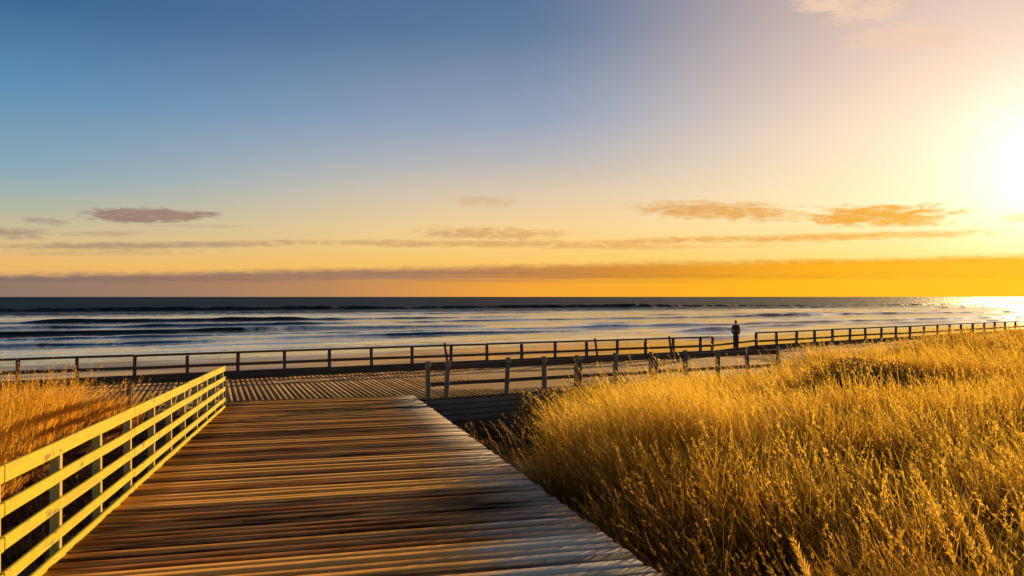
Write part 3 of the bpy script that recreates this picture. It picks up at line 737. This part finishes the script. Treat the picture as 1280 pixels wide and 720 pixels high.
# ------------------------------------------------------------------ the walker
def skin(name, pts, edges, mat, parent, sub=2):
    me = bpy.data.meshes.new(name)
    me.from_pydata([p[:3] for p in pts], edges, [])
    o = bpy.data.objects.new(name, me); COL.objects.link(o); o.parent = parent
    sk = o.modifiers.new('s', 'SKIN'); sk.use_smooth_shade = True
    ld = me.skin_vertices[0].data
    for i, p in enumerate(pts): ld[i].radius = (p[3], p[4] if len(p) > 4 else p[3]); ld[i].use_root = (i == 0)
    ss_ = o.modifiers.new('d', 'SUBSURF'); ss_.levels = sub; ss_.render_levels = sub
    dg_ = bpy.context.evaluated_depsgraph_get(); dg_.update()
    me2 = bpy.data.meshes.new_from_object(o.evaluated_get(dg_))
    o.modifiers.clear(); o.data = me2
    me2.materials.clear(); me2.materials.append(mat)
    for p in me2.polygons: p.use_smooth = True
    return o
PY0 = 40.35; PX0 = (919.5 - 640) / 960 * PY0
per = empty('person', (PX0, PY0 - 0.05, PROM_Z), R(-30))
per.scale = (0.88, 0.9, 1.0)
tag(per, 'lone person in dark clothes standing at the gap in the railing, facing the sea', 'person')
# x right, y ahead (to the sea), z up; hands pushed into the coat pockets
B = [(0, 0, .90, .13, .10), (0, .01, 1.08, .115, .09), (0, 0, 1.27, .14, .10), (0, -.005, 1.38, .10, .075), (0, 0, 1.45, .052), (0, .015, 1.52, .062), (0, .012, 1.60, .078, .09), (0, .01, 1.665, .06, .07),
     (.085, 0, .82, .082), (.09, .015, .47, .056), (.092, -.01, .09, .038), (.098, .10, .045, .034), (-.085, 0, .82, .082), (-.092, .03, .47, .056), (-.097, .02, .09, .038), (-.105, .13, .045, .034),
     (.165, -.01, 1.36, .05), (.205, -.03, 1.11, .042), (.155, .09, .93, .034), (-.165, -.01, 1.36, .05), (-.205, -.03, 1.11, .042), (-.155, .09, .93, .034)]
E = [(0, 1), (1, 2), (2, 3), (3, 4), (4, 5), (5, 6), (6, 7), (0, 8), (8, 9), (9, 10), (10, 11), (0, 12), (12, 13), (13, 14), (14, 15), (3, 16), (16, 17), (17, 18), (3, 19), (19, 20), (20, 21)]
body = skin('body', B, E, M['skin'], per)
J = [(0, 0, .93, .155, .125), (0, .01, 1.08, .135, .11), (0, 0, 1.27, .16, .12), (0, -.005, 1.385, .115, .09), (0, -.005, 1.455, .066),
     (.170, -.01, 1.365, .066), (.212, -.03, 1.11, .058), (.158, .09, .93, .052), (-.170, -.01, 1.365, .066), (-.212, -.03, 1.11, .058), (-.158, .09, .93, .052), (0, 0, .83, .16, .13), (0, 0, .62, .165, .135), (0, .005, .42, .165, .14), (0, .01, .22, .16, .14)]
skin('coat', J, [(0, 1), (1, 2), (2, 3), (3, 4), (3, 5), (5, 6), (6, 7), (3, 8), (8, 9), (9, 10), (0, 11), (11, 12), (12, 13), (13, 14)], M['jacket'], per)
T = [(0, 0, .90, .14, .11), (.087, 0, .80, .098), (.092, .015, .47, .074), (.094, -.008, .08, .058), (-.087, 0, .80, .098), (-.094, .03, .47, .074), (-.099, .02, .08, .058)]
skin('trousers', T, [(0, 1), (1, 2), (2, 3), (0, 4), (4, 5), (5, 6)], M['trousers'], per)
skin('shoe', [(.094, -.04, .045, .046, .042), (.097, .06, .042, .046, .04), (.10, .15, .035, .038, .03)], [(0, 1), (1, 2)], M['trousers'], per)
skin('shoe', [(-.099, -.01, .045, .046, .042), (-.103, .09, .042, .046, .04), (-.107, .18, .035, .038, .03)], [(0, 1), (1, 2)], M['trousers'], per)
skin('hair', [(0, -.045, 1.50, .062, .05), (0, -.030, 1.60, .088, .085), (0, -.005, 1.675, .072, .075)], [(0, 1), (1, 2)], M['hair'], per)

# ------------------------------------------------------------------ sky
w = bpy.data.worlds.new('World'); scene.world = w; w.use_nodes = True
nt = w.node_tree; nt.nodes.clear(); g = G(nt)
tc = g.n('ShaderNodeTexCoord').outputs['Generated']
nrmz = g.n('ShaderNodeVectorMath', operation='NORMALIZE'); nt.links.new(tc, nrmz.inputs[0]); D3 = nrmz.outputs[0]
sp = g.n('ShaderNodeSeparateXYZ'); nt.links.new(D3, sp.inputs[0])
deg = 180 / math.pi
el = g.m('MULTIPLY', g.m('ARCSINE', sp.outputs[2]), deg)
az = g.m('MULTIPLY', g.m('ARCTAN2', sp.outputs[0], sp.outputs[1]), deg)
dot = g.n('ShaderNodeVectorMath', operation='DOT_PRODUCT'); nt.links.new(D3, dot.inputs[0])
dot.inputs[1].default_value = (math.sin(SUN_AZ) * math.cos(SUN_EL), math.cos(SUN_AZ) * math.cos(SUN_EL), math.sin(SUN_EL))
sa = g.m('MULTIPLY', g.m('ARCCOSINE', g.m('MINIMUM', dot.outputs['Value'], 0.99999)), deg)     # angle from the sun
da0 = g.m('ABSOLUTE', g.m('SUBTRACT', az, math.degrees(SUN_AZ)))
da = g.m('MINIMUM', da0, g.m('SUBTRACT', 360.0, da0))                                          # bearing from the sun
def lin(r, g_, b): return tuple((c / 255 / 12.92) if c <= 10 else ((c / 255 + .055) / 1.055) ** 2.4 for c in (r, g_, b))
ef = g.m('DIVIDE', el, 60.0, clamp=True)
def er(stops): return g.ramp(ef, [(e / 60, lin(*c)) for e, c in stops])
away = er([(0, (232, 178, 105)), (2.2, (236, 186, 108)), (3.6, (215, 190, 140)), (5.5, (178, 182, 165)), (8, (134, 168, 184)), (13, (94, 142, 180)), (18, (58, 104, 150)), (24, (46, 88, 138)), (36, (42, 60, 84)), (60, (30, 36, 44))])
mid = er([(0, (250, 176, 72)), (2.4, (252, 200, 100)), (5, (250, 212, 142)), (7.5, (226, 203, 172)), (10, (188, 184, 184)), (13, (150, 164, 186)), (19, (96, 124, 158)), (23, (82, 110, 150)), (36, (54, 66, 86)), (60, (32, 37, 44))])
near = er([(0, (255, 190, 40)), (2.6, (255, 214, 110)), (6, (255, 232, 180)), (11, (250, 220, 184)), (16, (226, 196, 176)), (21, (204, 178, 168)), (30, (120, 116, 122)), (60, (36, 39, 45))])
c1 = g.mix(g.smooth(da, 74, 30), away, mid)
sky = g.mix(g.smooth(da, 36, 4), c1, near)
# glow of the sun through thin air
gl1 = g.m('EXPONENT', g.m('MULTIPLY', g.m('POWER', g.m('DIVIDE', sa, 4.6), 2.0), -1.0))
gl2 = g.m('EXPONENT', g.m('DIVIDE', sa, -7.0))
glow = g.mix(1.0, g.mix(1.0, (0.70, 0.58, 0.48), gl2, 'MULTIPLY'), g.mix(1.0, (0.22, 0.30, 0.40), gl1, 'MULTIPLY'), 'ADD')
sky = g.mix(0.85, sky, glow, 'ADD')
# clouds: each is a soft streak at its own bearing and height
cvec = g.n('ShaderNodeCombineXYZ'); nt.links.new(az, cvec.inputs[0]); nt.links.new(el, cvec.inputs[1])
cn = g.noise(g.map(cvec.outputs[0], (0.16, 0.9, 1)), 1.0, 6, 0.6)
cn2 = g.noise(g.map(cvec.outputs[0], (0.8, 3.4, 1)), 1.0, 6, 0.62, 0.7)
cnz = g.m('ADD', g.m('MULTIPLY', cn, 0.4), g.m('MULTIPLY', cn2, 0.6))
def azel(px, py):
    x, z = (px - 640) / 960, (371 - py) / 960
    return math.degrees(math.atan(x)), math.degrees(math.atan(z / math.hypot(1, x)))
dark_c = g.ramp(g.m('DIVIDE', da, 70.0, clamp=True), [(0, lin(255, 190, 60)), (0.25, lin(232, 165, 72)), (0.5, lin(215, 158, 98)), (0.8, lin(170, 136, 116)), (1, lin(148, 124, 118))])
def streak(px0, px1, pyl, pyr, hpx, dens, soft=1.25, col=None, ns=1.9):
    global sky
    a0, e0 = azel(px0, pyl); a1, e1 = azel(px1, pyr)
    hw = math.degrees(hpx / 960)
    f = g.m('DIVIDE', g.m('SUBTRACT', az, a0), a1 - a0)
    ec = g.m('ADD', e0, g.m('MULTIPLY', f, e1 - e0))
    ny_ = g.m('DIVIDE', g.m('SUBTRACT', el, ec), hw)
    nx_ = g.m('MULTIPLY', g.m('SUBTRACT', f, 0.5), 2.0)
    r2 = g.m('ADD', g.m('POWER', g.m('ABSOLUTE', nx_), 3.0), g.m('POWER', g.m('ABSOLUTE', ny_), 2.0))
    val = g.m('ADD', g.m('SUBTRACT', 1.0, r2), g.m('MULTIPLY', g.m('SUBTRACT', cnz, 0.5), ns * 2.2))
    msk = g.m('MULTIPLY', g.smooth(val, 0.0, soft), dens)
    sky = g.mix(msk, sky, col if col else dark_c)
streak(92, 275, 268, 269, 10, 1.0, 0.9)
streak(20, 90, 273, 280, 5, 0.55)
streak(-60, 70, 291, 293, 8, 0.7)
streak(60, 180, 293, 291, 4, 0.35)
streak(-80, 470, 309, 301, 5.5, 0.7, ns=1.6)
streak(640, 1010, 309, 306, 4, 0.45)
streak(150, 330, 280, 284, 3, 0.3)
streak(-40, 300, 318, 314, 4, 0.25)
streak(380, 850, 303, 303, 6, 0.7, ns=1.5)
streak(490, 730, 289, 293, 9, 0.75)
streak(560, 650, 251, 253, 8, 0.35)
streak(770, 1045, 257, 268, 13, 0.9)
streak(1000, 1215, 271, 268, 14, 1.0, 1.0)
streak(740, 1300, 301, 288, 6, 0.9, ns=1.3)
streak(1240, 1330, 273, 271, 5, 0.4)
wisp = lin(246, 208, 178)
streak(985, 1070, 6, 0, 12, 0.8, 1.2, wisp)
streak(1025, 1140, 22, 2, 17, 0.8, 1.3, wisp)
streak(1040, 1220, 52, 40, 17, 0.75, 1.4, wisp)
# low bank of stratus along the horizon
top = g.m('ADD', g.ramp(g.m('DIVIDE', g.m('ADD', az, 60.0), 120.0, clamp=True), [(0.0, 1.36 / 4), (0.22, 1.40 / 4), (0.5, 2.36 / 4), (0.78, 2.62 / 4), (1, 2.6 / 4)]), 0.0)
top = g.m('ADD', g.m('MULTIPLY', top, 4.0), g.m('MULTIPLY', g.m('SUBTRACT', cnz, 0.5), 0.9))
bk = g.smooth(g.m('SUBTRACT', top, el), -0.26, 0.34)
bf = g.m('DIVIDE', da, 70.0, clamp=True)
bank_hi = g.ramp(bf, [(0, lin(255, 186, 8)), (0.2, lin(252, 172, 12)), (0.38, lin(214, 140, 52)), (0.6, lin(168, 126, 98)), (1, lin(134, 114, 106))])
bank_lo = g.ramp(bf, [(0, lin(255, 194, 12)), (0.25, lin(255, 180, 24)), (0.5, lin(244, 164, 56)), (0.7, lin(190, 138, 92)), (0.82, lin(168, 128, 100)), (1, lin(142, 120, 105))])
lay = g.noise(g.map(cvec.outputs[0], (0.035, 2.6, 1)), 1.0, 5, 0.6, 0.3)
bank = g.mix(g.smooth(g.m('ADD', el, g.m('MULTIPLY', g.m('SUBTRACT', lay, 0.5), 3.2)), 0.8, 1.9), bank_lo, bank_hi)
sky = g.mix(bk, sky, bank)
bank_dk = g.mix(1.0, bank_hi, (0.80, 0.78, 0.86), 'MULTIPLY')
streak(380, 1400, 341, 343, 5, 0.6, col=bank_dk, ns=1.2)
streak(-100, 520, 349, 347, 4, 0.45, col=bank_dk, ns=1.4)
streak(760, 1400, 327, 322, 4, 0.45, col=bank_dk, ns=1.5)
# physical sky lends its colour everywhere else
nish = g.n('ShaderNodeTexSky', sky_type='NISHITA'); nish.sun_disc = False
nish.sun_elevation = SUN_EL; nish.sun_rotation = SUN_AZ; nish.altitude = 0; nish.air_density = 1.0; nish.dust_density = 1.2
ns_ = g.mix(1.0, nish.outputs[0], (0.11, 0.11, 0.11), 'MULTIPLY')
back = g.smooth(da, 80, 130)
wt = g.m('MAXIMUM', g.m('MULTIPLY', back, 0.75), 0.015)
sky = g.mix(wt, sky, ns_)
sky10 = g.mix(1.0, sky, (10, 10, 10), 'MULTIPLY')
bg = g.n('ShaderNodeBackground'); nt.links.new(sky10, bg.inputs[0]); bg.inputs[1].default_value = 0.0732
wo = g.n('ShaderNodeOutputWorld'); nt.links.new(bg.outputs[0], wo.inputs[0])

sun_d = bpy.data.lights.new('sun', 'SUN'); sun_d.energy = 5.0; sun_d.angle = R(0.55); sun_d.color = (1.0, 0.66, 0.27)
so = bpy.data.objects.new('sun', sun_d); COL.objects.link(so)
sv = Vector((math.sin(SUN_AZ) * math.cos(SUN_EL), math.cos(SUN_AZ) * math.cos(SUN_EL), math.sin(SUN_EL)))
so.rotation_euler = sv.to_track_quat('Z', 'Y').to_euler(); so.location = sv * 60

# ------------------------------------------------------------------ camera and view
cd = bpy.data.cameras.new('camera'); cam = bpy.data.objects.new('camera', cd); COL.objects.link(cam)
cam.location = (0, 0, CAM_Z); cam.rotation_euler = (R(90), 0, 0)
cd.sensor_width = 36; cd.lens = 27; cd.shift_y = 11 / 1280; cd.clip_start = 0.05; cd.clip_end = 200000
scene.camera = cam
vs_ = scene.view_settings
vs_.view_transform = 'Standard'; vs_.look = 'None'; vs_.exposure = 0.45; vs_.gamma = 1.0; vs_.use_curve_mapping = False
scene.cycles.max_bounces = 6; scene.cycles.transmission_bounces = 4
